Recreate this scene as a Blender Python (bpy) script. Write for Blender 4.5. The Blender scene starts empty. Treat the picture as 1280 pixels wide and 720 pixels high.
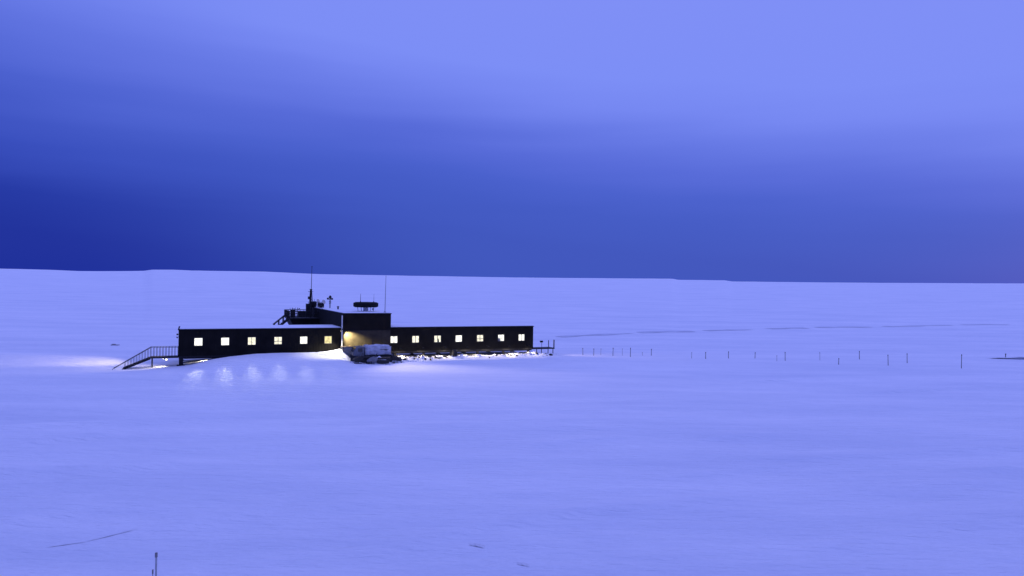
import bpy, bmesh, math, random
import numpy as np
from mathutils import Vector, Matrix
R = math.radians
random.seed(7)
sc = bpy.context.scene
col = sc.collection

# ------------------------------------------------------------------ camera
F, H, ROLL = 900.0, 9.8, 0.014
cam = bpy.data.objects.new('camera', bpy.data.cameras.new('camera'))
col.objects.link(cam); sc.camera = cam
cam.data.sensor_width = 36.0
cam.data.lens = F / 1280 * 36.0
cam.data.clip_end = 20000; cam.data.clip_start = 0.1
cam.matrix_world = Matrix.Translation((0, 0, H)) @ Matrix.Rotation(R(90), 4, 'X') @ Matrix.Rotation(ROLL, 4, 'Z')

def unroll(px, py):
    dx, dy = px - 640, py - 360
    return (dx*math.cos(ROLL) + dy*math.sin(ROLL), -dx*math.sin(ROLL) + dy*math.cos(ROLL))
def at(px, py, Y):                       # point at depth Y seen in the survey photo at (px, py)
    u, v = unroll(px, py)
    return Vector((Y*u/F, Y, H - Y*v/F))
def ground_at(px, py, z=0.0):
    u, v = unroll(px, py)
    return at(px, py, (H - z)*F/v)

# ------------------------------------------------------------------ station frame
LX, LY = -39.75, 86.0
DX, DY = 0.914, 0.406
n_ = math.hypot(DX, DY); DX /= n_; DY /= n_
ANG = math.atan2(DY, DX)
def to_local(x, y):
    a, b = x - LX, y - LY
    return a*DX + b*DY, -a*DY + b*DX
def to_world(lx, ly, z=0.0):
    return Vector((LX + lx*DX - ly*DY, LY + lx*DY + ly*DX, z))
def t_of(px, py=427):                    # pixel column -> distance along the front wall
    k = unroll(px, py)[0]/F
    return (k*LY - LX)/(DX - k*DY)

# ------------------------------------------------------------------ materials
def mat(name, base=(.5,.5,.5), rough=.6, metal=0.0, noise=0.0, nscale=3.0, bump=0.0, bscale=10.0, spec=.5):
    m = bpy.data.materials.new(name); m.use_nodes = True
    nt = m.node_tree; b = nt.nodes['Principled BSDF']
    b.inputs['Roughness'].default_value = rough
    b.inputs['Metallic'].default_value = metal
    b.inputs['Specular IOR Level'].default_value = spec
    tc = nt.nodes.new('ShaderNodeTexCoord')
    if noise:
        nz = nt.nodes.new('ShaderNodeTexNoise'); nz.inputs['Scale'].default_value = nscale
        nz.inputs['Detail'].default_value = 6
        nt.links.new(tc.outputs['Object'], nz.inputs['Vector'])
        rp = nt.nodes.new('ShaderNodeValToRGB')
        rp.color_ramp.elements[0].position = .3; rp.color_ramp.elements[1].position = .7
        rp.color_ramp.elements[0].color = tuple(c*(1-noise) for c in base) + (1,)
        rp.color_ramp.elements[1].color = tuple(min(1, c*(1+noise)) for c in base) + (1,)
        nt.links.new(nz.outputs['Fac'], rp.inputs['Fac'])
        nt.links.new(rp.outputs['Color'], b.inputs['Base Color'])
    else:
        b.inputs['Base Color'].default_value = base + (1,)
    if bump:
        n2 = nt.nodes.new('ShaderNodeTexNoise'); n2.inputs['Scale'].default_value = bscale; n2.inputs['Detail'].default_value = 5
        nt.links.new(tc.outputs['Object'], n2.inputs['Vector'])
        bp = nt.nodes.new('ShaderNodeBump'); bp.inputs['Strength'].default_value = bump; bp.inputs['Distance'].default_value = .05
        nt.links.new(n2.outputs['Fac'], bp.inputs['Height'])
        nt.links.new(bp.outputs['Normal'], b.inputs['Normal'])
    return m

def emit(name, color, strength, vary=0.25, scale=3.0):
    m = bpy.data.materials.new(name); m.use_nodes = True
    nt = m.node_tree; nt.nodes.clear()
    out = nt.nodes.new('ShaderNodeOutputMaterial'); e = nt.nodes.new('ShaderNodeEmission')
    tc = nt.nodes.new('ShaderNodeTexCoord'); nz = nt.nodes.new('ShaderNodeTexNoise')
    nz.inputs['Scale'].default_value = scale; nz.inputs['Detail'].default_value = 2
    nt.links.new(tc.outputs['Object'], nz.inputs['Vector'])
    mr = nt.nodes.new('ShaderNodeMapRange')
    mr.inputs['From Min'].default_value = .3; mr.inputs['From Max'].default_value = .7
    mr.inputs['To Min'].default_value = strength*(1-vary); mr.inputs['To Max'].default_value = strength*(1+vary)
    nt.links.new(nz.outputs['Fac'], mr.inputs['Value'])
    e.inputs['Color'].default_value = color + (1,)
    nt.links.new(mr.outputs['Result'], e.inputs['Strength'])
    nt.links.new(e.outputs['Emission'], out.inputs['Surface'])
    return m

def cladding():
    m = mat('black_cladding', (.0105,.0095,.0085), .7, noise=.35, nscale=.8, spec=.08)
    nt = m.node_tree; b = nt.nodes['Principled BSDF']
    tc = nt.nodes.new('ShaderNodeTexCoord'); w = nt.nodes.new('ShaderNodeTexWave')
    w.wave_type = 'BANDS'; w.bands_direction = 'X'; w.inputs['Scale'].default_value = 1.6
    nt.links.new(tc.outputs['Object'], w.inputs['Vector'])
    bp = nt.nodes.new('ShaderNodeBump'); bp.inputs['Strength'].default_value = .5; bp.inputs['Distance'].default_value = .03
    nt.links.new(w.outputs['Fac'], bp.inputs['Height']); nt.links.new(bp.outputs['Normal'], b.inputs['Normal'])
    return m

def snow_mat(name, bumpd=.05):
    m = bpy.data.materials.new(name); m.use_nodes = True
    nt = m.node_tree; nt.nodes.clear(); N = nt.nodes.new; Lk = nt.links.new
    out = N('ShaderNodeOutputMaterial'); d = N('ShaderNodeBsdfDiffuse')
    tc = N('ShaderNodeTexCoord')
    mp = N('ShaderNodeMapping'); mp.inputs['Scale'].default_value = (.035, .16, .3); mp.inputs['Rotation'].default_value = (0,0,R(-7))
    Lk(tc.outputs['Object'], mp.inputs['Vector'])
    nz = N('ShaderNodeTexNoise'); nz.inputs['Scale'].default_value = 1.0; nz.inputs['Detail'].default_value = 10; nz.inputs['Roughness'].default_value = .68
    Lk(mp.outputs['Vector'], nz.inputs['Vector'])
    rp = N('ShaderNodeValToRGB')
    rp.color_ramp.elements[0].position = .28; rp.color_ramp.elements[0].color = (.72,.75,.81,1)
    rp.color_ramp.elements[1].position = .66; rp.color_ramp.elements[1].color = (.90,.90,.91,1)
    Lk(nz.outputs['Fac'], rp.inputs['Fac']); Lk(rp.outputs['Color'], d.inputs['Color'])
    mp2 = N('ShaderNodeMapping'); mp2.inputs['Scale'].default_value = (.55, 2.6, 1.0); mp2.inputs['Rotation'].default_value = (0,0,R(-9))
    Lk(tc.outputs['Object'], mp2.inputs['Vector'])
    n2 = N('ShaderNodeTexNoise'); n2.inputs['Scale'].default_value = 1.0; n2.inputs['Detail'].default_value = 8; n2.inputs['Roughness'].default_value = .62
    Lk(mp2.outputs['Vector'], n2.inputs['Vector'])
    bp = N('ShaderNodeBump'); bp.inputs['Strength'].default_value = 1.0; bp.inputs['Distance'].default_value = bumpd*3.4
    Lk(n2.outputs['Fac'], bp.inputs['Height']); Lk(bp.outputs['Normal'], d.inputs['Normal'])
    Lk(d.outputs['BSDF'], out.inputs['Surface']); return m

M = dict(
    clad=cladding(),
    trim=mat('dark_trim', (.011,.011,.012), .7, noise=.3, spec=.1),
    steel=mat('dark_steel', (.02,.02,.024), .6, metal=.0, noise=.3, nscale=6, spec=.15),
    galv=mat('pale_metal', (.30,.30,.31), .5, metal=.3, noise=.25, nscale=4),
    post=mat('white_post_paint', (.62,.62,.60), .5, noise=.15, nscale=5),
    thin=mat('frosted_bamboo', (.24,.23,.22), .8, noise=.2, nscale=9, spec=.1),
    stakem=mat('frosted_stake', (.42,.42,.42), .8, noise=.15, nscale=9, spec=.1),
    beige=mat('lamp_catch_panel', (.038,.034,.028), .7, noise=.25, nscale=2, spec=.1),  # paler than the cladding so the lamp glow reads on it
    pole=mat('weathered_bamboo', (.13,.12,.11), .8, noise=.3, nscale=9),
    black=mat('black_rubber', (.02,.02,.02), .8, noise=.3, nscale=12),
    grey=mat('grey_paint', (.16,.17,.19), .6, noise=.25, nscale=5),
    tarp=mat('pale_tarpaulin', (.46,.48,.53), .9, noise=.25, nscale=2.5, bump=.6, bscale=3),
    red=mat('dull_red_paint', (.18,.05,.04), .5, noise=.2, nscale=4),
    wood=mat('worn_wood', (.12,.09,.07), .8, noise=.3, nscale=8),
    frame=mat('window_frame_paint', (.07,.07,.08), .5),
    glass=mat('dark_glass', (.02,.025,.03), .12),
    plant=mat('leaf', (.04,.08,.03), .7, noise=.3),
    snow=snow_mat('drifted_snow', .12),
    roofsnow=snow_mat('roof_snow', .03),
    ground=snow_mat('wind_packed_snow', .075),
    rubble=mat('snow_rubble', (.82,.83,.86), .9, noise=.1, nscale=3, bump=.9, bscale=4, spec=.1),
    track=mat('packed_track', (.58,.60,.66), .9, noise=.14, nscale=.35, spec=.1),
    win=emit('lit_window', (1.0,.95,.74), 1.15, .3, 3.2),
    win_white=emit('lit_window_white', (1.0,.985,.88), 1.4, .25, 3.2),
    win_warm=emit('lit_window_warm', (1.0,.86,.42), 1.0, .3, 2.2),
    lens=emit('lamp_lens', (1.0,.90,.65), 5.0, 0.0),
)

# ------------------------------------------------------------------ mesh builder
class MB:
    def __init__(s): s.bm = bmesh.new()
    def box(s, c, d, rot=None, bev=0.0):
        r = bmesh.ops.create_cube(s.bm, size=1)
        vs = r['verts']
        bmesh.ops.scale(s.bm, vec=d, verts=vs)
        if bev:
            es = list({e for v in vs for e in v.link_edges})
            rb = bmesh.ops.bevel(s.bm, geom=es, offset=bev, segments=2, affect='EDGES', profile=.6)
            vs = list({v for f in rb['faces'] for v in f.verts} | {v for v in vs if v.is_valid})
        if rot: bmesh.ops.rotate(s.bm, verts=vs, cent=(0,0,0), matrix=rot)
        bmesh.ops.translate(s.bm, vec=c, verts=vs)
        return s
    def b(s, x0, x1, y0, y1, z0, z1, bev=0.0):
        return s.box(((x0+x1)/2, (y0+y1)/2, (z0+z1)/2), (x1-x0, y1-y0, z1-z0), None, bev)
    def tube(s, a, b, r0, r1=None, seg=8):
        a, b = Vector(a), Vector(b); r1 = r0 if r1 is None else r1
        L = (b-a).length
        if L < 1e-6: return s
        q = (b-a).to_track_quat('Z', 'Y').to_matrix().to_4x4()
        r = bmesh.ops.create_cone(s.bm, cap_ends=True, segments=seg, radius1=r0, radius2=r1, depth=L,
                                  matrix=Matrix.Translation((a+b)/2) @ q)
        return s
    def ball(s, c, r, sc_=(1,1,1), sub=2, jitter=0.0):
        m = Matrix.Translation(c) @ Matrix.Diagonal((*sc_, 1))
        rr = bmesh.ops.create_icosphere(s.bm, subdivisions=sub, radius=r, matrix=m)
        if jitter:
            for v in rr['verts']:
                v.co += Vector([random.uniform(-jitter, jitter) for _ in range(3)])
        return s
    def prism(s, pts, y0, y1):           # polygon in xz, extruded along y
        A = [s.bm.verts.new((p[0], y0, p[1])) for p in pts]
        B = [s.bm.verts.new((p[0], y1, p[1])) for p in pts]
        s.bm.faces.new(A); s.bm.faces.new(B[::-1])
        for i in range(len(pts)):
            j = (i+1) % len(pts); s.bm.faces.new((A[j], A[i], B[i], B[j]))
        return s
    def build(s, name, m, parent=None, smooth=False):
        bmesh.ops.recalc_face_normals(s.bm, faces=s.bm.faces)
        me = bpy.data.meshes.new(name); s.bm.to_mesh(me); s.bm.free()
        me.materials.append(m)
        if smooth:
            for p in me.polygons: p.use_smooth = True
        o = bpy.data.objects.new(name, me); col.objects.link(o)
        if parent: o.parent = parent
        return o

def empty(name, loc, rz, label, cat, group=None):
    o = bpy.data.objects.new(name, None); col.objects.link(o)
    o.location = loc; o.rotation_euler = (0, 0, rz); o.empty_display_size = .3
    o['label'] = label; o['category'] = cat
    if group: o['group'] = group
    return o
def tag(o, label, cat, group=None):
    o['label'] = label; o['category'] = cat
    if group: o['group'] = group
    return o
def lamp(name, kind, loc, target, power, color, parent=None, **kw):
    l = bpy.data.lights.new(name, kind); l.energy = power; l.color = color
    for k, v in kw.items(): setattr(l, k, v)
    o = bpy.data.objects.new(name, l); col.objects.link(o)
    o.location = loc
    o.rotation_euler = (Vector(target) - Vector(loc)).to_track_quat('-Z', 'Y').to_euler()
    if parent: o.parent = parent
    return o

# ------------------------------------------------------------------ terrain
rng = np.random.default_rng(5)
TBL = rng.random((256, 256))
def vnoise(x, y):
    xi = np.floor(x).astype(int); yi = np.floor(y).astype(int)
    fx = x - xi; fy = y - yi
    fx = fx*fx*(3-2*fx); fy = fy*fy*(3-2*fy)
    a = TBL[xi % 256, yi % 256]; b = TBL[(xi+1) % 256, yi % 256]
    c = TBL[xi % 256, (yi+1) % 256]; d = TBL[(xi+1) % 256, (yi+1) % 256]
    return (a*(1-fx)+b*fx)*(1-fy) + (c*(1-fx)+d*fx)*fy - .5
def ss(x, a, b):
    t = np.clip((x-a)/(b-a), 0, 1); return t*t*(3-2*t)

SKY_PX = [-900, 0, 30, 60, 98, 130, 180, 190, 215, 240, 330, 400, 500, 640, 720, 840, 848, 905, 915, 1000, 1100, 1280, 2200]
SKY_Y  = [ 330, 335.6,336.3,337,338.6,338.8,338.4,336.9,336.9,338,339.3,342.5,344.3,346.6,347.4,348.2,349.6,350.2,351.6,352.6,353.4,354.2,367]
SKY_D = [(360 + ROLL*(p-640)) - y for p, y in zip(SKY_PX, SKY_Y)]

RIDGES = []
for p, q, h_ in (((430, 706), (640, 652), .15), ((590, 664), (820, 631), .20), ((740, 643), (960, 620), .16), ((190, 664), (370, 634), .15), ((300, 655), (520, 620), .12),
              ((860, 553), (975, 547), .2), ((1050, 493), (1290, 482), .25), ((1180, 600), (1300, 590), .2), ((0, 560), (160, 545), .2), ((120, 530), (330, 517), .2),
              ((60, 600), (260, 580), .16), ((640, 560), (800, 545), .15), ((1000, 690), (1240, 655), .14), ((360, 590), (560, 572), .14), ((-20, 660), (120, 640), .14),
              ((900, 480), (1060, 474), .2), ((480, 690), (720, 678), .08), ((820, 600), (1010, 584), .12)):
    A_, B_ = ground_at(*p), ground_at(*q); RIDGES.append(((A_.x, A_.y), (B_.x, B_.y), h_*.8))

def terrain(x, y):
    x = np.asarray(x, float); y = np.asarray(y, float)
    lx = (x-LX)*DX + (y-LY)*DY
    ly = -(x-LX)*DY + (y-LY)*DX
    z = np.zeros_like(x)
    # far slope up to the crest
    yy = np.maximum(y, 1.0)
    pxc = 640 + F*x/np.maximum(yy, 60)
    YC = 1500.0
    zc = H + np.interp(pxc, SKY_PX, SKY_D)/F*YC
    f = np.clip((y-125)/(YC-125), 0, 1)
    z += zc*(f*(1-.12*(1-f))) * (f > 0)
    z -= np.maximum(y-YC, 0)*.03
    # undulation
    w = 1/(1+np.maximum(y-200, 0)/200)
    z += .30*vnoise(x/26+3, y/9+7)*ss(y, 10, 30)
    z += .10*vnoise(x/8+.12*y+13, y/2.6+1)*w
    z += .055*vnoise(x/3.1+.2*y+3, y/.95+11)*np.exp(-np.maximum(y-60, 0)/60)
    q = (y*.97 - x*.24); p_ = (x*.97 + y*.24)          # wind ridges running off to the right
    z += 1.5*np.maximum(vnoise(p_/15+31, q/2.3+5)-.14, 0)*np.maximum(vnoise(x/30+7, y/18+3)+.25, 0)*np.exp(-np.maximum(y-50, 0)/50)
    z += (1.6*vnoise(x/160+9, y/60+2) + .5*vnoise(x/60, y/22))*ss(y, 160, 420)*(1-ss(y, 1200, 1500))
    # long low wind ridges, steep towards the near side
    for (ax, ay), (bx, by), rh in RIDGES:
        ex, ey = bx-ax, by-ay; Ln = math.hypot(ex, ey); ex /= Ln; ey /= Ln
        al = (x-ax)*ex + (y-ay)*ey
        nn = -(x-ax)*ey + (y-ay)*ex + .5*vnoise(al/3.3+ax, al*0+ay)
        pr = np.where(nn < 0, np.exp(-(nn/.30)**2), np.exp(-(nn/1.5)**2))
        z += rh*pr*ss(al, 0, Ln*.3)*(1-ss(al, Ln*.7, Ln))*(1+.8*vnoise(al/1.7+3, nn/1.5+ay))
    # calm the station ground a bit
    st = (1-ss(np.abs(lx-20), 40, 60))*(1-ss(np.abs(ly), 16, 30))
    z *= (1-.65*st)
    # dip by the entrance stairs
    z -= .34*np.exp(-((lx+6)/5.5)**2 - ((ly-1)/6)**2)
    # long drift in front of the left wing
    hp = np.interp(lx, [-3, 0, 1.2, 3.5, 5.5, 8.5, 11, 16, 18.2, 20.2, 24, 30, 50],
                       [0, 0, .10, .72, 1.02, 1.30, 1.36, 1.34, 1.10, .35, .05, .0, 0])
    front = np.clip(1-(-1.2-ly)/13.0, 0, 1)
    front = np.where(ly < -1.2, front*front*(1.6-.6*front), 1)
    back = 1-ss(ly, -1.0, -.25)*.35
    back = back*(1-ss(ly, 0, 7)*.8)
    z += hp*front*back
    # churned ridge under and before the right wing
    rw = ss(lx, 24, 27)*(1-ss(lx, 47, 52))
    z += rw*(.28+.5*vnoise(x/1.1, y/.9))*np.exp(-((ly+1.2)/1.6)**2)
    z += rw*(.22+.2*vnoise(x/3, y/2))*np.exp(-((ly+6.2)/1.0)**2)
    # lit drift running off to the left of the stairs, sharp on its far side
    yc = 92.3 + .02*(x+60) + .8*vnoise(x/14, x*0+3)
    L_ = np.where(y < yc, np.exp(-((y-yc)/5.5)**2), np.exp(-((y-yc)/.9)**2))
    z += .42*L_*(1-ss(x, -50, -44))
    # similar low drift to the right
    yc2 = 104 - .03*(x-20) + 1.0*vnoise(x/16+5, x*0+9)
    L2 = np.where(y < yc2, np.exp(-((y-yc2)/7)**2), np.exp(-((y-yc2)/1.2)**2))
    z += .20*L2*ss(x, 6, 14)
    return z
def tz(x, y): return float(terrain(np.array([x]), np.array([y]))[0])

def grow(a, b, step, g):
    o = [a]; s = step
    while o[-1] < b: o.append(o[-1]+s); s *= g
    return o
xs = list(np.arange(-88, 88.1, .42))
ext = grow(88.5, 900, .8, 1.13)
xs = np.array([-v for v in ext[::-1]] + xs + ext)
ys = np.array([-v for v in grow(0, 600, 8, 1.3)[::-1]] + list(np.arange(4, 16, 1.2)) + list(np.arange(16, 78, .38))
              + list(np.arange(78, 112, .26)) + grow(112, 5200, .5, 1.022))
XX, YY = np.meshgrid(xs, ys)
XX = XX*np.maximum(YY/112.0, 1.0)
ZZ = terrain(XX, YY)
nr, nc = XX.shape
verts = np.stack([XX, YY, ZZ], -1).reshape(-1, 3)
idx = np.arange(nr*nc).reshape(nr, nc)
faces = np.stack([idx[:-1, :-1], idx[:-1, 1:], idx[1:, 1:], idx[1:, :-1]], -1).reshape(-1, 4)
me = bpy.data.meshes.new('ground')
me.vertices.add(len(verts)); me.vertices.foreach_set('co', verts.ravel())
me.loops.add(faces.size); me.loops.foreach_set('vertex_index', faces.ravel().astype(np.int32))
me.polygons.add(len(faces)); me.polygons.foreach_set('loop_start', np.arange(0, faces.size, 4, dtype=np.int32))
me.polygons.foreach_set('loop_total', np.full(len(faces), 4, dtype=np.int32))
me.update(calc_edges=True); me.validate()
me.polygons.foreach_set('use_smooth', np.ones(len(me.polygons), dtype=bool))
me.materials.append(M['ground'])
ground = bpy.data.objects.new('ground', me); col.objects.link(ground); ground['kind'] = 'structure'

# packed vehicle track across the plain behind the station
def strip(name, pts, width, m):
    vs, fs = [], []
    P = []
    for i in range(len(pts)-1):
        a_, b_ = Vector(pts[i]), Vector(pts[i+1]); n = max(1, int((b_-a_).length/1.0))
        P += [a_.lerp(b_, k/n) for k in range(n)]
    for i, p in enumerate(P):
        q = P[min(i+1, len(P)-1)]; pr = P[max(i-1, 0)]
        d = (q-pr).normalized(); nn = Vector((-d.y, d.x))
        for s_ in (-1, -.5, 0, .5, 1):
            wv = width*(.5+.22*math.sin(i*.23+s_)+.15*math.sin(i*.71))
            c = p + nn*s_*wv
            vs.append((c.x, c.y, tz(c.x, c.y)+.035))
    for i in range(len(P)-1):
        for k in range(4):
            a0 = i*5+k; fs.append((a0, a0+1, a0+6, a0+5))
    me = bpy.data.meshes.new(name); me.from_pydata(vs, [], fs); me.materials.append(m)
    for p in me.polygons: p.use_smooth = True
    o = bpy.data.objects.new(name, me); col.objects.link(o); o['kind'] = 'structure'
    return o
def ray_ground(px, py):
    u, v = unroll(px, py)
    yy = np.concatenate([np.arange(12, 130, .1), np.arange(130, 1500, .5)])
    hit = np.nonzero(terrain(yy*u/F, yy) >= H - yy*v/F)[0]
    y = float(yy[hit[0]]) if len(hit) else 1500.0
    return Vector((y*u/F, y))
for a_, b_ in (((700, 421.5), (792, 416.8)), ((800, 416.2), (870, 414.2)), ((884, 413.6), (940, 412)), ((962, 411.2), (1012, 410)), ((1022, 409.6), (1092, 408.8)), ((1108, 408.4), (1196, 406.6)), ((1206, 406.4), (1262, 405.8))):
    strip('snow_track', [ray_ground(*a_), ray_ground((a_[0]+b_[0])/2, (a_[1]+b_[1])/2-.3), ray_ground(*b_)], 2.2, M['track'])

# ------------------------------------------------------------------ the station
ZT, ZB = 4.20, 1.06
DEP = 7.0
T0, TH0, TH1, TE = 0.0, t_of(427.5), t_of(487.5), t_of(666.5, 420)
HT = 6.10
st = empty('polar_station', (LX, LY, 0), ANG, 'long low black polar station on stilts with lit windows and a taller middle block', 'building')

win_l = [(248, 'win_white', 1), (281.4, 'win_white', 0), (314.7, 'win', 2), (347.6, 'win', 3), (379.6, 'win_white', 0), (410.1, 'win_warm', 0)]
win_r = [(492.4, 'win_white', 2), (519.4, 'win', 2), (546.9, 'win', 4), (573.4, 'win_white', 0), (600, 'win', 3), (626.3, 'win_white', 5), (651.8, 'win_white', 2)]

def wing(x0, x1, wins, zw0, zw1, ww):
    w = MB(); th = .22
    cs = [t_of(p[0]) for p in wins]
    w.b(x0, x1, 0, th, ZB, zw0)
    w.b(x0, x1, 0, th, zw1, ZT)
    e = x0
    for c in cs:
        if c-ww/2 > e: w.b(e, c-ww/2, 0, th, zw0, zw1)
        e = c+ww/2
    w.b(e, x1, 0, th, zw0, zw1)
    w.b(x0, x1, DEP-th, DEP, ZB, ZT)
    w.b(x0, x0+th, th, DEP-th, ZB, ZT); w.b(x1-th, x1, th, DEP-th, ZB, ZT)
    w.build('wall', M['clad'], st)
    f = MB(); f.b(x0, x1, 0, DEP, ZB-.14, ZB-.003).build('floor_slab', M['steel'], st)
    r = MB(); r.b(x0-.08, x1+(.08 if x1 > 40 else 0), -.10, DEP+.1, ZT+.003, ZT+.10).build('roof', M['trim'], st)
    s_ = MB(); s_.b(x0+.1, x1-.05, .12, DEP-.1, ZT+.103, ZT+.17, .02).build('roof_snow', M['roofsnow'], r_ := st)
    for c, (px, mk, kind) in zip(cs, wins):
        fr = MB(); t = .055
        fr.b(c-ww/2, c-ww/2+t, -.03, .10, zw0, zw1); fr.b(c+ww/2-t, c+ww/2, -.03, .10, zw0, zw1)
        fr.b(c-ww/2+t, c+ww/2-t, -.03, .10, zw0, zw0+t); fr.b(c-ww/2+t, c+ww/2-t, -.03, .10, zw1-t, zw1)
        fo = fr.build('window', M['frame'], st)
        MB().b(c-ww/2+t, c+ww/2-t, .055, .075, zw0+t, zw1-t).build('pane', M[mk], fo)
        mid = (zw0+zw1)/2
        if kind in (2, 4, 5):
            MB().b(c-.03, c+.03, -.01, .05, zw0+t, zw1-t).build('mullion', M['frame'], fo)
        if kind == 3:
            m_ = MB().b(c-.03, c+.03, -.01, .05, zw0+t, zw1-t); m_.b(c-ww/2+t, c+ww/2-t, -.005, .045, mid-.12, mid-.05)
            m_.build('mullion', M['frame'], fo)
        if kind == 4:
            p = MB()
            p.b(c+.02, c+.22, -.02, .05, zw0+t, zw0+t+.16)
            for k in range(14): 
                a_ = random.uniform(-.2, .2)
                p.tube((c+.12, .03, zw0+.2), (c+.12+a_, .03, zw0+.35+random.uniform(0, .25)), .025, .012, 5)
            p.build('pot_plant', M['plant'], fo)
        if kind == 5:
            MB().b(c-ww/2+t, c-.12, .02, .045, zw0+t, mid-.05).build('curtain', M['grey'], fo)
        if kind == 1:
            MB().b(c-ww/2-.05, c+ww/2+.05, -.09, -.032, zw0-.05, zw0+.0).build('sill', M['trim'], fo)

wing(T0, TH0, win_l, 2.27, 3.27, .98)
wing(TH1, TE, win_r, 2.16, 3.14, 1.02)

# middle hall, running back from the front
HB = 26.0
HF = -.35
w = MB()
w.b(TH0, TH1, HF, HF+.25, .9, HT); w.b(TH0, TH1, HB-.25, HB, .9, HT)
w.b(TH0+.002, TH0+.25, HF+.25, HB-.25, .9, HT-.002); w.b(TH1-.25, TH1-.002, HF+.25, HB-.25, .9, HT-.002)
w.build('hall_wall', M['clad'], st)
MB().b(TH0-.07, TH1+.07, HF-.07, HB+.07, HT+.003, HT+.10).build('hall_roof', M['trim'], st)
MB().b(TH0+.1, TH1-.1, HF+.12, HB-.1, HT+.103, HT+.17, .03).build('roof_snow', M['roofsnow'], st)
MB().b(TH0-.2, TH1+.2, HF+.3, HB-.3, .7, .897).build('floor_slab', M['steel'], st)
# lighter panel added to catch the post lamp's glow, and door, hall front
MB().b(TH0+.06, TH1-.06, HF-.045, HF-.003, .92, 3.95).build('lamp_catch_panel', M['beige'], st)
d = MB(); d.b(TH0+2.7, TH0+3.9, HF-.08, HF-.048, .95, 3.1); do = d.build('door', M['beige'], st)
MB().b(TH0+3.6, TH0+3.7, HF-.15, HF-.083, 1.9, 2.0).build('handle', M['galv'], do)

# rear annex and deck, left of the hall's back
MB().prism([(15.2, 4.60), (15.3, 4.05), (16.4, 2.2), (TH0-.003, 2.2), (TH0-.003, 4.60)], 19, 25.6).build('annex_wall', M['clad'], st)
MB().b(14.9, TH0-.003, 18.8, 25.8, 4.603, 4.76).build('deck', M['steel'], st)
for yy in (19.4, 22.3, 25.2):
    MB().tube((16.4, yy, 3.2), (15.1, yy, 4.6), .07).build('brace', M['steel'], st)
    for xx in (17.2, 18.9): MB().tube((xx, yy, -.3), (xx, yy, 2.6), .12).build('annex_post', M['steel'], st)
def railing(pts, h, step, mids=(.5,), r=.028, balusters=False):
    b = MB()
    for p0, p1 in zip(pts[:-1], pts[1:]):
        p0, p1 = Vector(p0), Vector(p1); L = (p1-p0).length; n = max(1, round(L/step))
        up = Vector((0, 0, h))
        b.tube(p0+up, p1+up, r*1.2)
        for m_ in mids: b.tube(p0+up*m_, p1+up*m_, r*.8)
        for k in range(n+1):
            q = p0.lerp(p1, k/n); b.tube(q, q+up, r, seg=6)
    return b
rr = railing([(TH0-.1, 18.9, 4.76), (15.0, 18.9, 4.76), (15.0, 25.7, 4.76), (TH0-.1, 25.7, 4.76)], 1.05, .6, (.33, .66), .042)
rr.build('railing', M['steel'], st)
sb = MB()
for k in range(9):
    x = 14.8-k*.24; z = 4.6-k*.2
    sb.b(x-.24, x, 19.0, 20.2, z-.05, z)
for yy in (19.0, 20.2):
    sb.tube((14.9, yy, 4.6), (12.7, yy, 2.75), .13); sb.tube((14.9, yy, 5.6), (12.7, yy, 3.75), .06)
    for k in range(4): sb.tube((14.8-k*.65, yy, 4.5-k*.55), (14.8-k*.65, yy, 5.5-k*.55), .06)
for yy in (19.1, 20.1): sb.tube((12.8, yy, 2.8), (12.8, yy, -.3), .07)
sb.b(12.2, 12.7, 19, 20.2, 2.7, 2.78)
sb.build('rear_stair', M['steel'], st)

# stilts
def stilt(x, y, ztop, w=.22):
    g = to_world(x, y); zb = tz(g.x, g.y)-.25
    m_ = MB(); m_.b(x-w/2, x+w/2, y-w/2, y+w/2, zb, ztop-.003); m_.b(x-w, x+w, y-w, y+w, zb, zb+.34)
    m_.build('stilt', M['steel'], st)
stilt(.30, .45, ZB-.14, .46); stilt(.3, DEP-.6, ZB-.14, .3)
for x in (4.2, 8.5): stilt(x, DEP-.6, ZB-.14, .28)
for x in np.linspace(TH1+.9, TE-.5, 6):
    stilt(x, .6, ZB-.14, .28); stilt(x, DEP-.7, ZB-.14, .28)
bm_ = MB(); bm_.b(0.05, TH0, .35, .6, ZB-.34, ZB-.143); bm_.b(TH1, TE, .45, .7, ZB-.36, ZB-.143); bm_.b(.05, TH0, DEP-.8, DEP-.5, ZB-.34, ZB-.143)
for (xa, xb) in ((.4, 4.2),): bm_.tube((xa, .5, .25), (xb+.6, .5, ZB-.3), .05)
bm_.build('floor_beam', M['steel'], st)

# entrance platform and stair at the left end
PX = t_of(188, 443); SX = t_of(153.5, 461)
zs = ZB-.02
pf = MB(); pf.b(PX, -.003, .15, 1.75, zs-.16, zs); pf.build('platform', M['steel'], st)
for yy in (.25, 1.65):
    g = to_world(PX+.15, yy); MB().tube((PX+.15, yy, tz(g.x, g.y)-.2), (PX+.15, yy, zs-.16), .05).build('platform_leg', M['steel'], st)
zbot = tz(*to_world(SX, .9)[:2])
sr = MB()
for yy in (.15, 1.75):
    sr.prism([(PX+.02, zs), (PX+.02, zs-.26), (SX-.1, zbot-.14), (SX-.1, zbot+.10)], yy-.03, yy+.03)
sr.build('stringer', M['steel'], st)
ns = 7
for k in range(ns):
    f = (k+.5)/ns; x = PX+(SX-PX)*f; z = zs+(zbot-zs)*f
    MB().b(x-.15, x+.15, .185, 1.715, z-.03, z+.01).build('step', M['steel'], st)
RX = t_of(139.5, 462); zr = tz(*to_world(RX, .9)[:2])-.02
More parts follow.
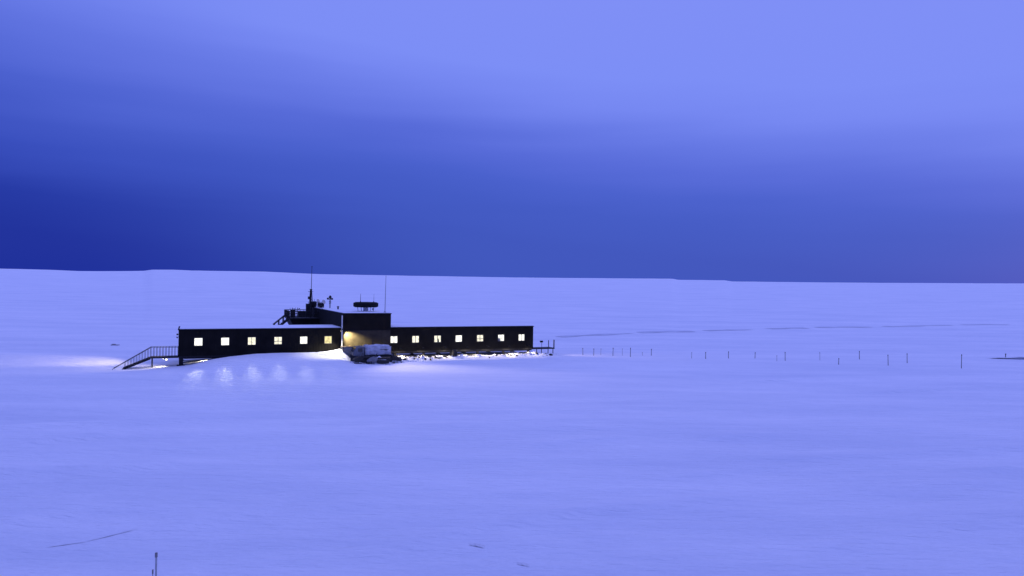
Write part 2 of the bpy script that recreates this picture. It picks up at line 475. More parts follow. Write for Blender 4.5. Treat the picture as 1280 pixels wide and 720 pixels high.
for yy in (.15, 1.75):
    hr = railing([(-.05, yy, zs), (PX, yy, zs)], 1.12, .34, (), .022)
    p0 = Vector((PX, yy, zs+1.12)); p1 = Vector((RX, yy, zr))
    hr.tube(p0, p1, .03)
    for k in range(1, 10):
        f = k/9.5; x = PX+(SX-PX)*f; zb_ = zs+(zbot-zs)*f; ft = (x-PX)/(RX-PX); zt_ = p0.z+(p1.z-p0.z)*ft
        if zt_ > zb_+.08: hr.tube((x, yy, zb_), (x, yy, zt_), .02, seg=6)
    hr.build('handrail', M['steel'], st)

# right end landing
MB().b(TE+.003, TE+3.7, .3, 2.2, ZB-.2, ZB-.05).build('landing', M['steel'], st)
for x in (TE+1.6, TE+3.5):
    for yy in (.45, 2.05): MB().tube((x, yy, -.3), (x, yy, ZB-.2), .06).build('landing_leg', M['steel'], st)
MB().tube((TE+3.6, .35, ZB-.2), (TE+3.6, .35, ZB+1.15), .09).build('landing_post', M['steel'], st)
MB().tube((TE+3.6, 2.1, ZB-.2), (TE+3.6, 2.1, ZB+.95), .06).build('landing_post', M['steel'], st)
MB().tube((TE+2.0, 1.2, ZB-.05), (TE+2.0, 1.2, ZB+.75), .03).build('sensor_post', M['steel'], st)
MB().box((TE+1.95, 1.2, ZB+.85), (.42, .3, .26), None, .04).build('sensor_box', M['steel'], st)

WPOW = 1.0
# lamps fixed to the station
WARM = (1.0, .80, .50)
def flood(loc, target, power, color=WARM, size=100, blend=.6, rad=.08):
    loc = Vector(loc); target = Vector(target); dr = (target-loc).normalized()
    q = dr.to_track_quat('-Z', 'Y').to_matrix()
    m_ = MB(); m_.box(loc, (.26, .2, .09), q, .01)
    m_.tube(loc-dr*.04, loc-dr*.18, .025)
    o = m_.build('floodlight', M['steel'], st)
    l_ = MB(); l_.box(loc+dr*.040, (.2, .14, .012), q); l_.build('lens', M['lens'], o)
    lamp('floodlight_light', 'SPOT', loc+dr*.09, target, power, color, st, spot_size=R(size), spot_blend=blend, shadow_soft_size=rad)
    return o
# corner light post before the hall
pxp = TH0-.18
pg = to_world(pxp, HF-.5)
MB().b(pxp-.07, pxp+.07, HF-.57, HF-.43, tz(pg.x, pg.y)-.3, 5.95).build('light_post', M['post'], st)
flood((pxp+.06, HF-.75, 4.15), (pxp+1.7, HF+.05, 2.3), 7500, (1.0, .78, .38), 70, .8)
flood((pxp-.25, HF-1.15, 4.0), (pxp-2.0, HF-1.3, 0.0), 1300, (1.0, .92, .70), 96, .5)
# hooded lamps on arms along the right wing
WB = (1.0, .84, .62)
for x in np.linspace(TH1+1.2, TE-1.0, 7):
    MB().tube((x, 0, 1.62), (x, -.9, 1.58), .02).build('lamp_arm', M['steel'], st)
    flood((x, -.95, 1.5), (x, -.97, -1.0), 300 if x < TE-4 else 200, WB, 164, .5, .12)
for x in np.linspace(TH1+2, TE-2, 4):
    flood((x, 3.0, ZB-.25), (x, 2.4, -1), 60, WB, 150, .8, .12)
# on the end wall over the stair, thrown out to the left
flood((-.16, 1.6, 3.6), to_local(-70, 87.5) + (.0,), 7000, (1.0, .80, .70), 52, 1.0, .4)
flood((-.16, .6, 3.3), (-7.5, 1.5, -.4), 1300, (1.0, .84, .68), 90, 1.0, .1)
flood((-1.6, 1.0, ZB-.28), (-2.4, .6, -.6), 130, (1.0, .88, .7), 140, .8)
flood((3.0, 2.4, ZB-.28), (2.4, 2.8, -1), 130, (1.0, .88, .7), 150, .8)
# the light each window throws down on the snow before the left wing
for k, (px, ppx, pw) in enumerate(((248, 244, 9), (281.4, 281, 11), (314.7, 317, 9), (347.6, 350, 8), (379.6, 383, 7), (410.1, 414, 3))):
    for py_, f_ in ((467, .45), (475, .42), (484, .25)):
        g = ray_ground(ppx, py_); tl = to_local(g.x, g.y)
        l_ = lamp('window_light', 'AREA', (t_of(px), -.12, 2.77), (tl[0], tl[1], tz(g.x, g.y)), pw*f_*1.15, (1.0, .97, .70), st, size=.7)
        l_.data.spread = R(11)
g = ground_at(206, 472, .0); tl = to_local(g.x, g.y)
flood((PX+1.7, .0, ZB-.32), (tl[0], tl[1], -.1), 300, (1.0, .97, .78), 14, 1.0, .1)
# added lamp on the middle block roof, brightens the foreground snow, dull lens
fill_lamp = flood((TH0+4.0, HF+.3, HT+.65), (TH1+6, HF-34, 0), 8000, (1.0, .82, .82), 84, 1.0, .15)
fill_lamp.children[0].data.materials[0] = M['galv']
# on the right end wall over the landing
flood((TE+.16, 1.2, 3.4), (TE+19, -8, 0), 1800, (1.0, .76, .62), 60, 1.0, .1)

# ------------------------------------------------------------------ roof things
def L2W(x, y, z): return to_world(x, y, z)
RZ = HT+.15
def free_local(px, Y):                   # world x at depth Y
    return at(px, 380, Y).x
# tall mast on the hall's back-left corner
def mast(px, Y, zb, top, name, label):
    X = free_local(px, Y)
    o = empty(name, (X, Y, zb), 0, label, 'antenna mast')
    return o, X
o, X = mast(388.4, 116.5, RZ, 13.0, 'antenna_mast', 'tallest antenna mast, thick lattice foot, standing on the rear left corner of the station roof')
h = at(389.5, 333.5, 116.5).z - RZ
m_ = MB(); m_.tube((0, 0, 0), (.12, 0, h), .07, .035); m_.build('pole', M['steel'], o)
m_ = MB()
for a_ in range(3):
    x0, y0 = .32*math.cos(a_*2.09), .32*math.sin(a_*2.09)
    m_.tube((x0, y0, 0), (x0*.35, y0*.35, 2.9), .065)
    for k in range(6):
        b_ = (a_+1) % 3; x1, y1 = .32*math.cos(b_*2.09), .32*math.sin(b_*2.09)
        f0 = 1-.65*k/6; f1 = 1-.65*(k+1)/6
        m_.tube((x0*f0, y0*f0, k*.48), (x1*f1, y1*f1, (k+1)*.48), .04, seg=5)
m_.build('lattice', M['steel'], o)
MB().tube((-.45, 0, 2.5), (.4, 0, 2.5), .03).build('crossarm', M['steel'], o)
MB().tube((-.3, 0, 2.9), (.3, 0, 2.9), .025).build('crossarm', M['steel'], o)
MB().box((-.3, 0, 1.5), (.3, .3, .45), None, .03).build('junction_box', M['steel'], o)
MB().ball((.12, 0, h), .09).build('mast_tip', M['steel'], o)
# thin pole at the hall's right edge
g = L2W(TH1-.45, 1.2, RZ)
o = empty('antenna_mast', (g.x, g.y, RZ-.03), 0, 'thin bare whip antenna pole at the right edge of the middle block roof', 'antenna mast')
h = at(482, 344, g.y).z - RZ
MB().tube((0, 0, 0), (.08, 0, h), .04, .02).build('pole', M['steel'], o)
MB().b(-.15, .15, -.15, .15, 0, .12).build('foot', M['steel'], o)
# raised round drum
c = Vector((at(457.3, 380, 100.5).x, 100.5, 0))
o = empty('roof_cupola', (c.x, c.y, RZ), ANG*.3, 'flat dark round drum raised on short legs on the snowy roof of the middle block', 'cupola')
zb_, zt_ = at(457, 384, 100.5).z - RZ, at(457, 377.6, 100.5).z - RZ
m_ = MB(); m_.tube((0, 0, zb_+.12), (0, 0, zt_-.12), 1.72, 1.72, 40); m_.tube((0, 0, zb_), (0, 0, zb_+.12), 1.5, 1.72, 40); m_.tube((0, 0, zt_-.12), (0, 0, zt_), 1.72, 1.45, 40)
m_.build('drum', M['trim'], o)
for k in range(4):
    a_ = k*math.pi/2+.6; MB().tube((1.2*math.cos(a_), 1.2*math.sin(a_), 0), (1.3*math.cos(a_), 1.3*math.sin(a_), zb_+.05), .05).build('leg', M['post'], o)
MB().tube((0, 0, 0), (0, 0, zb_+.05), .35, .35, 20).build('hatch', M['roofsnow'], o)
def ant(px, ytop, base_px_y, lab, r=.03, nm='whip_antenna'):
    p0 = at(px, base_px_y, 100.5); p1 = at(px+.3, ytop, 100.5)
    o = empty(nm, (p0.x, p0.y, RZ+zt_), 0, lab, 'antenna')
    MB().tube((0, 0, 0), (p1.x-p0.x, 0, p1.z-RZ-zt_), r, r*.6, 6).build('rod', M['steel'], o)
    MB().tube((0, 0, 0), (0, 0, .14), .07, .05, 8).build('base', M['steel'], o)
ant(450.6, 367, 377, 'short antenna rod on the left of the round roof drum', .035)
ant(467.2, 367.5, 377, 'fainter short antenna rod on the right of the round roof drum', .022)

# weather sensor tree
Y = 112.0; X = free_local(412.5, Y)
o = empty('weather_sensor', (X, Y, RZ), 0, 'bushy weather sensor pole standing alone on the rear of the station roof', 'weather sensor')
zt = at(412.5, 371.5, Y).z - RZ
MB().tube((0, 0, 0), (0, 0, zt), .075).build('pole', M['steel'], o)
m_ = MB()
for k in range(5): m_.tube((0, 0, zt*.42+k*.10), (0, 0, zt*.42+k*.10+.05), .2, .17, 14)
m_.build('radiation_shield', M['grey'], o)
m_ = MB(); m_.tube((-.38, 0, zt*.8), (.38, 0, zt*.8), .035); m_.ball((-.34, 0, zt*.87), .17); m_.ball((.32, 0, zt*.85), .16); m_.ball((.02, 0, zt), .22, (1, 1, 1.3))
m_.build('sensor_head', M['steel'], o)
# smaller roof gear
def gear(px, Y, h, kind, label, name, cat):
    X = free_local(px, Y); o = empty(name, (X, Y, RZ-.0), 0, label, cat)
    if kind == 'vent':
        MB().tube((0, 0, 0), (0, 0, h*.7), .11, .11, 12).build('pipe', M['steel'], o)
        MB().tube((0, 0, h*.72), (0, 0, h), .24, .05, 14).build('cowl', M['steel'], o)
    elif kind == 'dish':
        MB().tube((0, 0, 0), (0, 0, h*.8), .045).build('pole', M['steel'], o)
        m_ = MB(); m_.tube((-.12, 0, h*.8), (.05, -.08, h*.86), .07, .36, 18); m_.build('dish', M['galv'], o)
    elif kind == 'box':
        MB().box((0, 0, h*.3+.15), (.9, .5, h*.6), None, .03).build('cabinet', M['steel'], o)
        MB().b(-.2, .2, -.15, .15, 0, .15).build('foot', M['steel'], o)
        MB().tube((.15, 0, h*.6), (.15, 0, h), .025).build('rod', M['steel'], o)
gear(394.3, 115.5, .95, 'vent', 'cowled vent pipe just right of the tallest mast on the roof', 'roof_vent', 'vent')
gear(397.6, 114.8, 1.2, 'dish', 'small dish aerial between the vent pipe and the steel cabinet on the rear roof', 'dish_aerial', 'antenna')
gear(401.2, 114, 1.0, 'box', 'small steel cabinet with a rod on the rear roof, left of the weather sensor', 'equipment_cabinet', 'cabinet')
gear(422.6, 107, .5, 'vent', 'lowest cowled vent pipe, on the roof edge right of the weather sensor', 'roof_vent', 'vent')
gear(404.6, 112.5, 1.15, 'dish', 'small dish aerial right of the steel cabinet, nearest the weather sensor', 'dish_aerial', 'antenna')
gear(391.6, 116, 1.35, 'box', 'slim dark cabinet hard against the foot of the tallest mast', 'equipment_cabinet', 'cabinet')
# roof edge railing behind the gear
rr = railing([(TH0+.15, 16.5, RZ), (TH0+.15, 25.6, RZ)], .9, .85, (.5,), .03); rr.build('railing', M['steel'], st)
# things on the rear deck
def deck_box(lx, ly, w_, d_, h_, label, nm, cat, m1='steel'):
    g = L2W(lx, ly, 4.76); o = empty(nm, (g.x, g.y, 4.762), ANG, label, cat)
    MB().box((0, 0, h_/2), (w_, d_, h_), None, .03).build('case', M[m1], o)
    MB().box((0, 0, h_+.03), (w_+.06, d_+.06, .05), None, .01).build('lid', M['trim'], o)
deck_box(18.6, 24.2, .9, .8, 2.0, 'tall dark locker against the hall on the rear deck', 'storage_locker', 'locker')
deck_box(17.4, 23.4, 1.1, .7, .85, 'low dark box in the middle of the rear deck', 'storage_box', 'box')
deck_box(15.9, 22.5, .7, .7, 1.05, 'dark box at the outer end of the rear deck beside the stair', 'storage_box', 'box')
for lx, ly, h_, lab in ((15.6, 21, 1.5, 'slim antenna stick nearest the outer end of the rear deck'), (16.9, 24.8, 1.4, 'slim antenna stick in the middle of the rear deck'), (18.2, 20, 2.5, 'tall forked antenna stick on the rear deck beside the hall')):
    g = L2W(lx, ly, 4.762); o = empty('stick_antenna', tuple(g), ANG, lab, 'antenna', 'antenna sticks on the rear deck')
    MB().tube((0, 0, 0), (.05, 0, h_), .055).build('rod', M['steel'], o)
    m_ = MB(); m_.tube((-.28, 0, h_*.75), (.3, 0, h_*.82), .03); m_.tube((-.28, 0, h_*.75), (-.3, 0, h_), .03); m_.ball((.3, 0, h_*.9), .09); m_.build('crossarm', M['steel'], o)

# ------------------------------------------------------------------ snow bank at the light post
def bank(name, cx, cy, sx, sy, h, seed, res=42, m=None, peak=(0, 0), power=1.5):
    vs, fs = [], []
    for j in range(res+1):
        for i in range(res+1):
            u = -1+2*i/res; v = -1+2*j/res
            x = cx+u*sx; y = cy+v*sy
            r = math.hypot(u-peak[0]*(1-abs(u)), v-peak[1]*(1-abs(v)))
            hh = h*max(0, 1-r)**power
            nz = float(vnoise(np.array([x*1.3+seed]), np.array([y*1.3+seed]))[0])*.35 + float(vnoise(np.array([x*3.3+seed]), np.array([y*3.3]))[0])*.15
            g = to_world(x, y)
            z = tz(g.x, g.y) + hh*(1+nz) - .06
            vs.append((g.x, g.y, z))
    for j in range(res):
        for i in range(res):
            a0 = j*(res+1)+i; fs.append((a0, a0+1, a0+res+2, a0+res+1))
    me = bpy.data.meshes.new(name); me.from_pydata(vs, [], fs); me.materials.append(m or M['snow'])
    for p in me.polygons: p.use_smooth = True
    o = bpy.data.objects.new(name, me); col.objects.link(o); o['kind'] = 'structure'
    return o
bank('snow_bank', pxp-1.2, HF-1.7, 2.7, 1.6, 1.0, 3, peak=(.42, .2), power=1.0)
bank('snow_bank', TH0+5.4, -3.4, 2.6, 1.6, .7, 8, peak=(.1, 0))
bank('snow_bank', t_of(466), -5.0, 1.8, 1.0, 1.3, 21, peak=(-.2, .1))

# rubble of thrown snow blocks along the right wing and before the hall
def clump(b, x, y, r):
    g = to_world(x, y); z = tz(g.x, g.y)
    b.ball((g.x, g.y, z+r*.25), r, (random.uniform(.8, 1.5), random.uniform(.8, 1.3), random.uniform(.5, .9)), 2, r*.13)
b = MB()
for k in range(210):
    x = random.uniform(TH1-.5, TE+3.6); y = random.gauss(-1.0, .75)
    clump(b, x, y, random.uniform(.05, .17)*(1.25 if random.random() < .15 else 1))
for k in range(70):
    x = random.uniform(TH0+2.5, TH1+3); y = random.gauss(-4.9, .5)
    clump(b, x, y, random.uniform(.06, .22))
o = b.build('snow_rubble', M['rubble'], None, True)
tag(o, 'churned lumps of snow strewn below the right wing of the station', 'snow lumps'); o['kind'] = 'stuff'

b = MB()  # dark lumps scattered as blotches through the churned snow
for k in range(95):
    x = random.choice((random.uniform(TE-6, TE+3), random.uniform(TH1, TH1+9), random.uniform(TH1, TE))); y = random.gauss(-1.3, .8)
    g = to_world(x, y); r_ = random.uniform(.05, .17)
    b.ball((g.x, g.y, tz(g.x, g.y)+r_*.5+.05), r_, (random.uniform(1, 2.2), 1, random.uniform(.5, 1.0)), 1, r_*.25)
o = b.build('dark_lumps', M['black'])
tag(o, 'dark lumps among the churned snow below the right wing', 'debris'); o['kind'] = 'stuff'

# ------------------------------------------------------------------ vehicles before the hall
def gz_(lx, ly): g = to_world(lx, ly); return tz(g.x, g.y)
vx0 = t_of(444, 440)-.9; 
cx = vx0+2.35; cy = -2.7
g = to_world(cx, cy)
o = empty('tracked_carrier', (g.x, g.y, gz_(cx, cy)+.02), ANG, 'snow-dusted tracked carrier with a pale covered load box parked before the middle block', 'tracked vehicle')
b = MB(); r_ = bmesh.ops.create_cube(b.bm, size=1); bmesh.ops.scale(b.bm, vec=(3.3, 1.9, 1.25), verts=r_['verts'])
bmesh.ops.subdivide_edges(b.bm, edges=b.bm.edges[:], cuts=7, use_grid_fill=True)
for v in b.bm.verts:
    e_ = max(abs(v.co.x)/1.65, abs(v.co.y)/.95)
    v.co.z += (-.16*e_**4 if v.co.z > 0 else 0) + .07*math.sin(v.co.x*4.1+1)*math.sin(v.co.y*2.7) ; v.co.x += random.uniform(-.03, .03); v.co.y += .05*math.sin(v.co.x*9+v.co.z*3)
bmesh.ops.translate(b.bm, vec=(.75, 0, 1.48), verts=b.bm.verts); b.build('load_cover', M['tarp'], o, True)
b = MB(); b.prism([(-2.45, .75), (-2.4, 1.3), (-2.05, 1.9), (-1.05, 1.95), (-1.05, .75)], -.95, .95); cab = b.build('cab', M['grey'], o)
b = MB(); b.prism([(-2.47, 1.28), (-2.13, 1.86), (-2.10, 1.86), (-2.44, 1.28)], -.8, .8); b.b(-1.85, -1.3, -.965, -.952, 1.3, 1.75); b.build('windscreen', M['glass'], cab)
b = MB(); b.b(-2.5, 2.5, -.85, .85, .55, .84, .03); b.build('chassis', M['steel'], o)
for s_ in (-1, 1):
    for xa, xb in ((-2.45, .0), (.25, 2.6)):
        b = MB(); y0, y1 = (s_*.98-.22, s_*.98+.22)
        pts = []
        for k in range(9): a_ = math.pi/2+math.pi*k/8; pts.append((xa+.35+.35*math.cos(a_), .37+.35*math.sin(a_)))
        for k in range(9): a_ = -math.pi/2+math.pi*k/8; pts.append((xb-.35+.35*math.cos(a_), .37+.35*math.sin(a_)))
        b.prism(pts, y0, y1)
        tr = b.build('track', M['black'], o)
        for k in range(4):
            x = xa+.38+k*(xb-xa-.76)/3
            MB().tube((x, s_*.98-.25, .36), (x, s_*.98+.25, .36), .24, .24, 14).build('road_wheel', M['grey'], tr)
for yy in (-.6, .6): MB().tube((-2.47, yy, 1.0), (-2.53, yy, 1.0), .1, .1, 12).build('headlight', M['galv'], o)
MB().tube((.3, .3, 2.2), (.3, .3, 2.55), .06).build('exhaust', M['steel'], o)

def snowmobile(lx, ly, rz, label, mt):
    g = to_world(lx, ly); o = empty('snowmobile', (g.x, g.y, gz_(lx, ly)+.03), ANG+rz, label, 'snowmobile', 'snowmobiles parked before the middle block')
    b = MB(); b.prism([(-.05, .35), (-.15, .85), (-.45, .92), (-1.05, .70), (-1.35, .45), (-1.3, .28)], -.36, .36); b.build('hood', M[mt], o)
    b = MB(); b.prism([(-.2, .95), (-.42, .93), (-.12, 1.32), (-.06, 1.3)], -.28, .28); b.build('windshield', M['glass'], o)
    b = MB(); b.box((.55, 0, .66), (1.2, .38, .26), None, .08); b.build('seat', M['black'], o)
    b = MB(); b.prism([(-.1, .45), (1.4, .45), (1.5, .3), (1.35, .05), (.1, .03), (-.15, .2)], -.2, .2); b.build('drive_track', M['black'], o)
    for s_ in (-1, 1):
        b = MB(); b.box((-.85, s_*.42, .05), (1.0, .14, .05), None, .02); b.tube((-1.33, s_*.42, .06), (-1.5, s_*.42, .22), .04); b.tube((-.8, s_*.42, .08), (-.7, s_*.25, .4), .03); b.build('ski', M['steel'], o)
    b = MB(); b.tube((-.25, -.38, 1.08), (-.25, .38, 1.08), .03); b.tube((-.25, 0, .85), (-.25, 0, 1.08), .03); b.build('handlebar', M['black'], o)
    b = MB(); b.b(1.0, 1.55, -.3, .3, .72, .76); b.tube((1.05, -.28, .9), (1.55, -.28, .9), .02); b.tube((1.05, .28, .9), (1.55, .28, .9), .02); b.build('rack', M['steel'], o)
    return o
snowmobile(t_of(443), -5.0, .35, 'dark snowmobile parked nearest the light post, nose to the left', 'black')
snowmobile(t_of(460), -5.6, -.25, 'dark snowmobile in front of the pale load box of the tracked carrier', 'grey')
snowmobile(t_of(478), -4.7, 2.7, 'rightmost dark snowmobile, turned the other way, below the end of the carrier', 'black')

lx, ly = t_of(434)-.35, -1.5
g = to_world(lx, ly); o = empty('cargo_crate', (g.x, g.y, gz_(lx, ly)-.05), ANG+.05, 'large dark grey crate standing right of the white light post', 'crate')
MB().box((0, 0, .78), (1.35, 1.1, 1.4), None, .02).build('box', M['grey'], o)
b = MB()
for x in (-.55, .55): b.b(x-.06, x+.06, -.6, -.552, .1, 1.45)
b.build('batten', M['wood'], o)
MB().b(-.7, .7, -.57, .57, 1.483, 1.53).build('lid', M['wood'], o)

for px_, ly_, w_, h_, lab in ((436, -3.6, .9, .75, 'dark low supply box lying in snow just right of the lamp-lit snow bank'), (449, -3.9, 1.1, .6, 'wide flat dark supply box between the two left snowmobiles'), (489, -3.7, .8, .6, 'dark supply box half in snow right of the tracked carrier')):
    lx_ = t_of(px_); g = to_world(lx_, ly_)
    o = empty('supply_box', (g.x, g.y, gz_(lx_, ly_)-.08), ANG+random.uniform(-.4, .4), lab, 'box', 'supply boxes before the middle block')
    MB().box((0, 0, h_/2), (w_, .7, h_), None, .03).build('case', M['black'], o)
    MB().box((0, 0, h_+.03), (w_+.05, .75, .06), None, .02).build('lid', M['steel'], o)

lx = t_of(563.5, 443); ly = -1.7
g = to_world(lx, ly); o = empty('fuel_drum', (g.x, g.y, gz_(lx, ly)-.02), .3, 'dark fuel drum standing in the churned snow below the right wing', 'drum')
b = MB(); b.tube((0, 0, 0), (0, 0, .88), .34, .34, 24); b.build('barrel', M['black'], o)
for z in (.03, .3, .58, .86): MB().tube((0, 0, z-.015), (0, 0, z+.015), .36, .36, 24).build('hoop', M['steel'], o)

# dark low board on the snow to the left
g = ray_ground(144, 431.8)
o = empty('weathered_board', (g.x, g.y, tz(g.x, g.y)), .05, 'small dark board lying on the open snow, left above the entrance stair', 'board')
MB().box((0, 0, .06), (1.15, .5, .16), None, .02).build('plank', M['stakem'], o)
MB().box((-.2, .0, .19), (.5, .3, .06), None, .01).build('crosspiece', M['wood'], o)

# low undercut snow ledge at far right
def ledge(pxa, pya, pxb, pyb, h, nm='snow_ledge', ws=1.0):
    A = ray_ground(pxa, pya); B = ray_ground(pxb, pyb); vs, fs = [], []; n = 60
    for i in range(n+1):
        f = i/n; p = A.lerp(B, f); k = h*min(1, f*3.2, (1-f)*3.2 if ws < 1 else 9)*(1+.3*math.sin(f*17))
        sec = [(1.6, -.03), (1.0, k*.5), (.35, k*.95), (-.1, k), (-.22, k*.85), (-.12, k*.7), (.25, k*.45), (.2, k*.05), (-.2, -.08)]
        for (dy, dz) in sec:
            dy *= ws
            vs.append((p.x, p.y+dy, tz(p.x, p.y+dy)+dz))
    m_ = 9
    for i in range(n):
        for j in range(m_-1):
            a0 = i*m_+j; fs.append((a0, a0+m_, a0+m_+1, a0+1))
    me = bpy.data.meshes.new(nm); me.from_pydata(vs, [], fs); me.materials.append(M['snow'])
    o = bpy.data.objects.new(nm, me); col.objects.link(o); o['kind'] = 'structure'
ledge(1234, 448.2, 1330, 450.8, .34)
ledge(58, 686, 112, 677, .018, ws=.13); ledge(104, 678, 172, 662.5, .022, ws=.13)
ledge(586, 682, 606, 686, .03, ws=.25); ledge(646, 706.5, 662, 709, .02, ws=.2)
g = ray_ground(1257, 447.3)
o = empty('buried_stake', (g.x, g.y, tz(g.x, g.y)), 0, 'tip of a dark buried stake above the snow ledge at far right', 'stake')
MB().tube((0, 0, -.1), (0, 0, .55), .05, .05).build('tip', M['black'], o)
MB().box((0, 0, .58), (.16, .1, .12), None, .01).build('cap', M['black'], o)

# ------------------------------------------------------------------ marker poles
poles = [(728.6,435,444),(742.2,435.6,444.5),(750.9,435.4,444),(766.1,434.7,445),(778,435.5,444.5),(787.9,434.7,446.2),(803,440,444.5),(814.1,436,444.5),
 (864.5,440,448),(882.1,440,448.7),(910.5,439.3,448),(943.7,440.3,448),(971.1,444,451.6),(981.5,440,451),(1025,440,450.4),
 (1048.2,447.6,455.8),(1074.4,438.7,449.2),(1110.3,443.4,457),(1134,441.7,454),(1201.7,443,460.5)]
words = ['first','second','third','fourth','fifth','sixth','seventh','eighth','ninth','tenth','eleventh','twelfth','thirteenth','fourteenth','fifteenth','sixteenth','seventeenth','eighteenth','nineteenth','last and tallest']
for i, (px, yt, yb) in enumerate(poles):
    g = ray_ground(px, yb); X, Y = g.x, g.y
    top = at(px, yt, Y); z0 = tz(X, Y); hh = top.z - z0
    o = empty('marker_pole', (X, Y, z0), 0, '%s marker pole in the snow, counting rightward from the station' % words[i], 'marker pole', 'marker poles running right from the station')
    lean = random.uniform(-.04, .04)
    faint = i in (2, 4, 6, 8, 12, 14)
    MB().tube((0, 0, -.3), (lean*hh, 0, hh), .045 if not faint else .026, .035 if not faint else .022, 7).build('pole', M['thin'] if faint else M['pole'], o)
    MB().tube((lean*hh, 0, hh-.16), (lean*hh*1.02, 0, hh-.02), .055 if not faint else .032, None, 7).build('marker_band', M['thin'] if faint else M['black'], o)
# two stakes close to the photographer
for px, yt, lab, r in ((195.4, 691, 'taller of two close thin stakes rising from the lower left snow', .03), (191, 712, 'shorter of two close thin stakes rising from the lower left snow', .018)):
    Y = 20.0 if r > .02 else 20.6
    t = at(px, yt, Y); z0 = tz(t.x, Y)
    o = empty('marker_stake', (t.x, Y, z0), 0, lab, 'stake', 'two stakes in the foreground')
    MB().tube((0, 0, -.3), (0, 0, t.z-z0), r, r*.9, 8).build('pole', M['stakem'], o)
    MB().tube((0, 0, t.z-z0-.12), (0, 0, t.z-z0+.0), r*1.25, None, 8).build('cap', M['thin'], o)

# ------------------------------------------------------------------ sky, sun
w = bpy.data.worlds.new('World'); sc.world = w; w.use_nodes = True
nt = w.node_tree; nt.nodes.clear(); N = nt.nodes.new; Lk = nt.links.new
out = N('ShaderNodeOutputWorld'); bg = N('ShaderNodeBackground')
sky = N('ShaderNodeTexSky'); sky.sky_type = 'NISHITA'; sky.sun_disc = False
SUN_ROT = R(51)
sky.sun_elevation = R(1.0); sky.sun_rotation = SUN_ROT
tc = N('ShaderNodeTexCoord'); sp = N('ShaderNodeSeparateXYZ'); Lk(tc.outputs['Generated'], sp.inputs[0])
def math_(op, a, b=None, c=None):
    n = N('ShaderNodeMath'); n.operation = op
    for i, v in enumerate((a, b, c)):
        if v is None: continue
        if isinstance(v, (int, float)): n.inputs[i].default_value = v
        else: Lk(v, n.inputs[i])
    return n.outputs[0]
x, y, z = sp.outputs[0], sp.outputs[1], sp.outputs[2]
hl = math_('SQRT', math_('ADD', math_('MULTIPLY', x, x), math_('MULTIPLY', y, y)))
te = math_('DIVIDE', z, math_('MAXIMUM', hl, .02))
te = math_('MINIMUM', te, 3.0)
az = math_('ARCTAN2', x, y)
# drifting cloud texture, stretched sideways
cmb = N('ShaderNodeCombineXYZ'); Lk(math_('MULTIPLY', az, 1.3), cmb.inputs[0]); Lk(math_('MULTIPLY', te, 4.5), cmb.inputs[1])
nz = N('ShaderNodeTexNoise'); nz.inputs['Scale'].default_value = 1.1; nz.inputs['Detail'].default_value = 2.5; nz.inputs['Roughness'].default_value = .45
Lk(cmb.outputs[0], nz.inputs['Vector'])
nzc = math_('SUBTRACT', nz.outputs['Fac'], .5)
cmb2 = N('ShaderNodeCombineXYZ'); Lk(math_('MULTIPLY', az, 1.0), cmb2.inputs[0]); Lk(math_('MULTIPLY', te, 13), cmb2.inputs[1])
nz2 = N('ShaderNodeTexNoise'); nz2.inputs['Scale'].default_value = 1.5; nz2.inputs['Detail'].default_value = 3
Lk(cmb2.outputs[0], nz2.inputs['Vector'])
nzd = math_('SUBTRACT', nz2.outputs['Fac'], .5)
azc = math_('MAXIMUM', math_('MINIMUM', az, .8), -.8)
s = math_('ADD', te, math_('MULTIPLY', azc, .115))
s = math_('ADD', s, math_('MULTIPLY', nzc, .09)); s = math_('ADD', s, math_('MULTIPLY', nzd, .05))
def lin(c): return tuple(((v/255+.055)/1.055)**2.4 if v > 10 else v/255/12.92 for v in c) + (1,)
def ramp(stops, fac, lo, hi):
    r = N('ShaderNodeValToRGB'); mr = N('ShaderNodeMapRange'); mr.inputs['From Min'].default_value = lo; mr.inputs['From Max'].default_value = hi
    Lk(fac, mr.inputs['Value']); Lk(mr.outputs['Result'], r.inputs['Fac'])
    el = r.color_ramp.elements; r.color_ramp.interpolation = 'B_SPLINE' if False else 'EASE'
    r.color_ramp.interpolation = 'LINEAR'
    el[0].position = (stops[0][0]-lo)/(hi-lo); el[0].color = lin(stops[0][1])
    el[1].position = (stops[-1][0]-lo)/(hi-lo); el[1].color = lin(stops[-1][1])
    for p, c in stops[1:-1]:
        e = el.new((p-lo)/(hi-lo)); e.color = lin(c)
    return r.outputs['Color']
bright = ramp([(-.2, (58,82,190)), (.0, (62,87,190)), (.06, (62,86,191)), (.11, (66,90,197)), (.15, (73,96,205)), (.19, (86,106,216)), (.23, (102,121,229)), (.27, (117,135,241)), (.31, (124,142,246)), (.4, (127,143,246)), (.6, (130,146,248))], s, -.2, .6)
dark = ramp([(-.2, (26,46,150)), (.0, (29,49,157)), (.05, (35,56,165)), (.10, (56,78,190)), (.16, (78,99,210)), (.25, (102,121,230)), (.4, (114,132,240)), (.6, (124,142,246))], s, -.2, .6)
mrl = N('ShaderNodeMapRange'); mrl.interpolation_type = 'SMOOTHSTEP'
Lk(math_('ADD', az, math_('MULTIPLY', te, .75)), mrl.inputs['Value'])
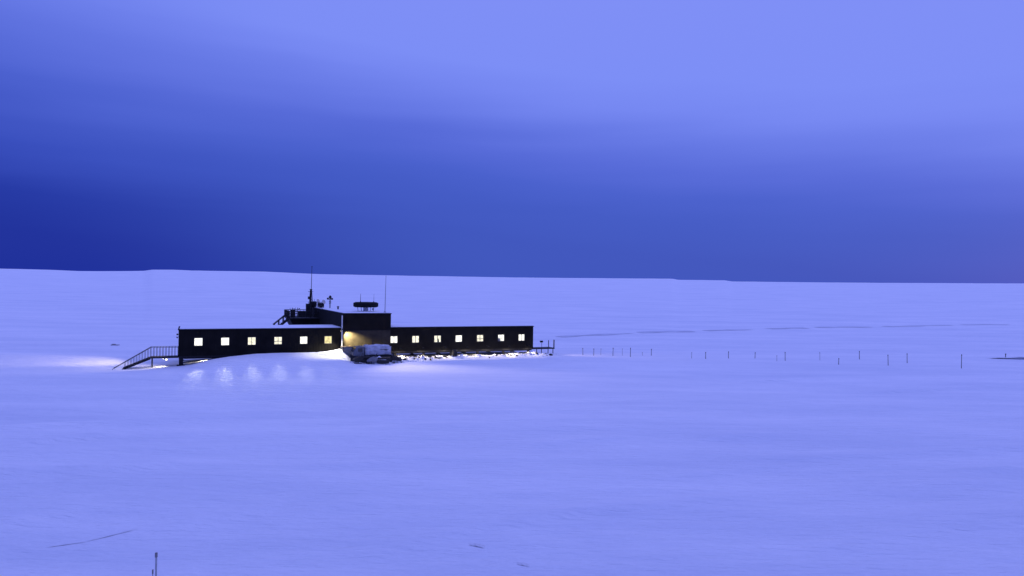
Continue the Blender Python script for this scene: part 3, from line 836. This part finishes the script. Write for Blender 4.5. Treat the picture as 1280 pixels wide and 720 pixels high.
mrl.inputs['From Min'].default_value = -.56; mrl.inputs['From Max'].default_value = .02
mixc = N('ShaderNodeMix'); mixc.data_type = 'RGBA'; Lk(mrl.outputs['Result'], mixc.inputs['Factor']); Lk(dark, mixc.inputs['A']); Lk(bright, mixc.inputs['B'])
# open twilight sky faintly through the cloud
mixs = N('ShaderNodeMix'); mixs.data_type = 'RGBA'; mixs.inputs['Factor'].default_value = .99
skt = N('ShaderNodeMix'); skt.data_type = 'RGBA'; skt.blend_type = 'MULTIPLY'; skt.inputs['Factor'].default_value = 1
Lk(sky.outputs['Color'], skt.inputs['A']); skt.inputs['B'].default_value = (.35,.45,1.0,1)
Lk(skt.outputs['Result'], mixs.inputs['A']); Lk(mixc.outputs['Result'], mixs.inputs['B'])
# the cloud thins and brightens towards the zenith
zr_ = N('ShaderNodeMapRange'); zr_.interpolation_type = 'SMOOTHSTEP'; Lk(z, zr_.inputs['Value']); zr_.inputs['From Min'].default_value = .42; zr_.inputs['From Max'].default_value = .85
zm = N('ShaderNodeMix'); zm.data_type = 'RGBA'; Lk(zr_.outputs['Result'], zm.inputs['Factor']); Lk(mixs.outputs['Result'], zm.inputs['A']); zm.inputs['B'].default_value = (.335, .40, 1.20, 1)
Lk(zm.outputs['Result'], bg.inputs['Color']); bg.inputs['Strength'].default_value = 1.0
Lk(bg.outputs['Background'], out.inputs['Surface'])

sun = bpy.data.lights.new('sun', 'SUN'); sun.energy = .46; sun.angle = R(14); sun.color = (.50, .50, 1.0)
so = bpy.data.objects.new('sun', sun); col.objects.link(so)
dirv = Vector((.62, .50, .36))
so.rotation_euler = dirv.to_track_quat('Z', 'Y').to_euler()

# ------------------------------------------------------------------ view
sc.view_settings.view_transform = 'Standard'; sc.view_settings.look = 'None'
sc.view_settings.exposure = 0; sc.view_settings.gamma = 1
sc.render.engine = 'CYCLES'
sc.cycles.use_denoising = True
sc.cycles.max_bounces = 5; sc.cycles.diffuse_bounces = 3
sc.cycles.sample_clamp_indirect = 4
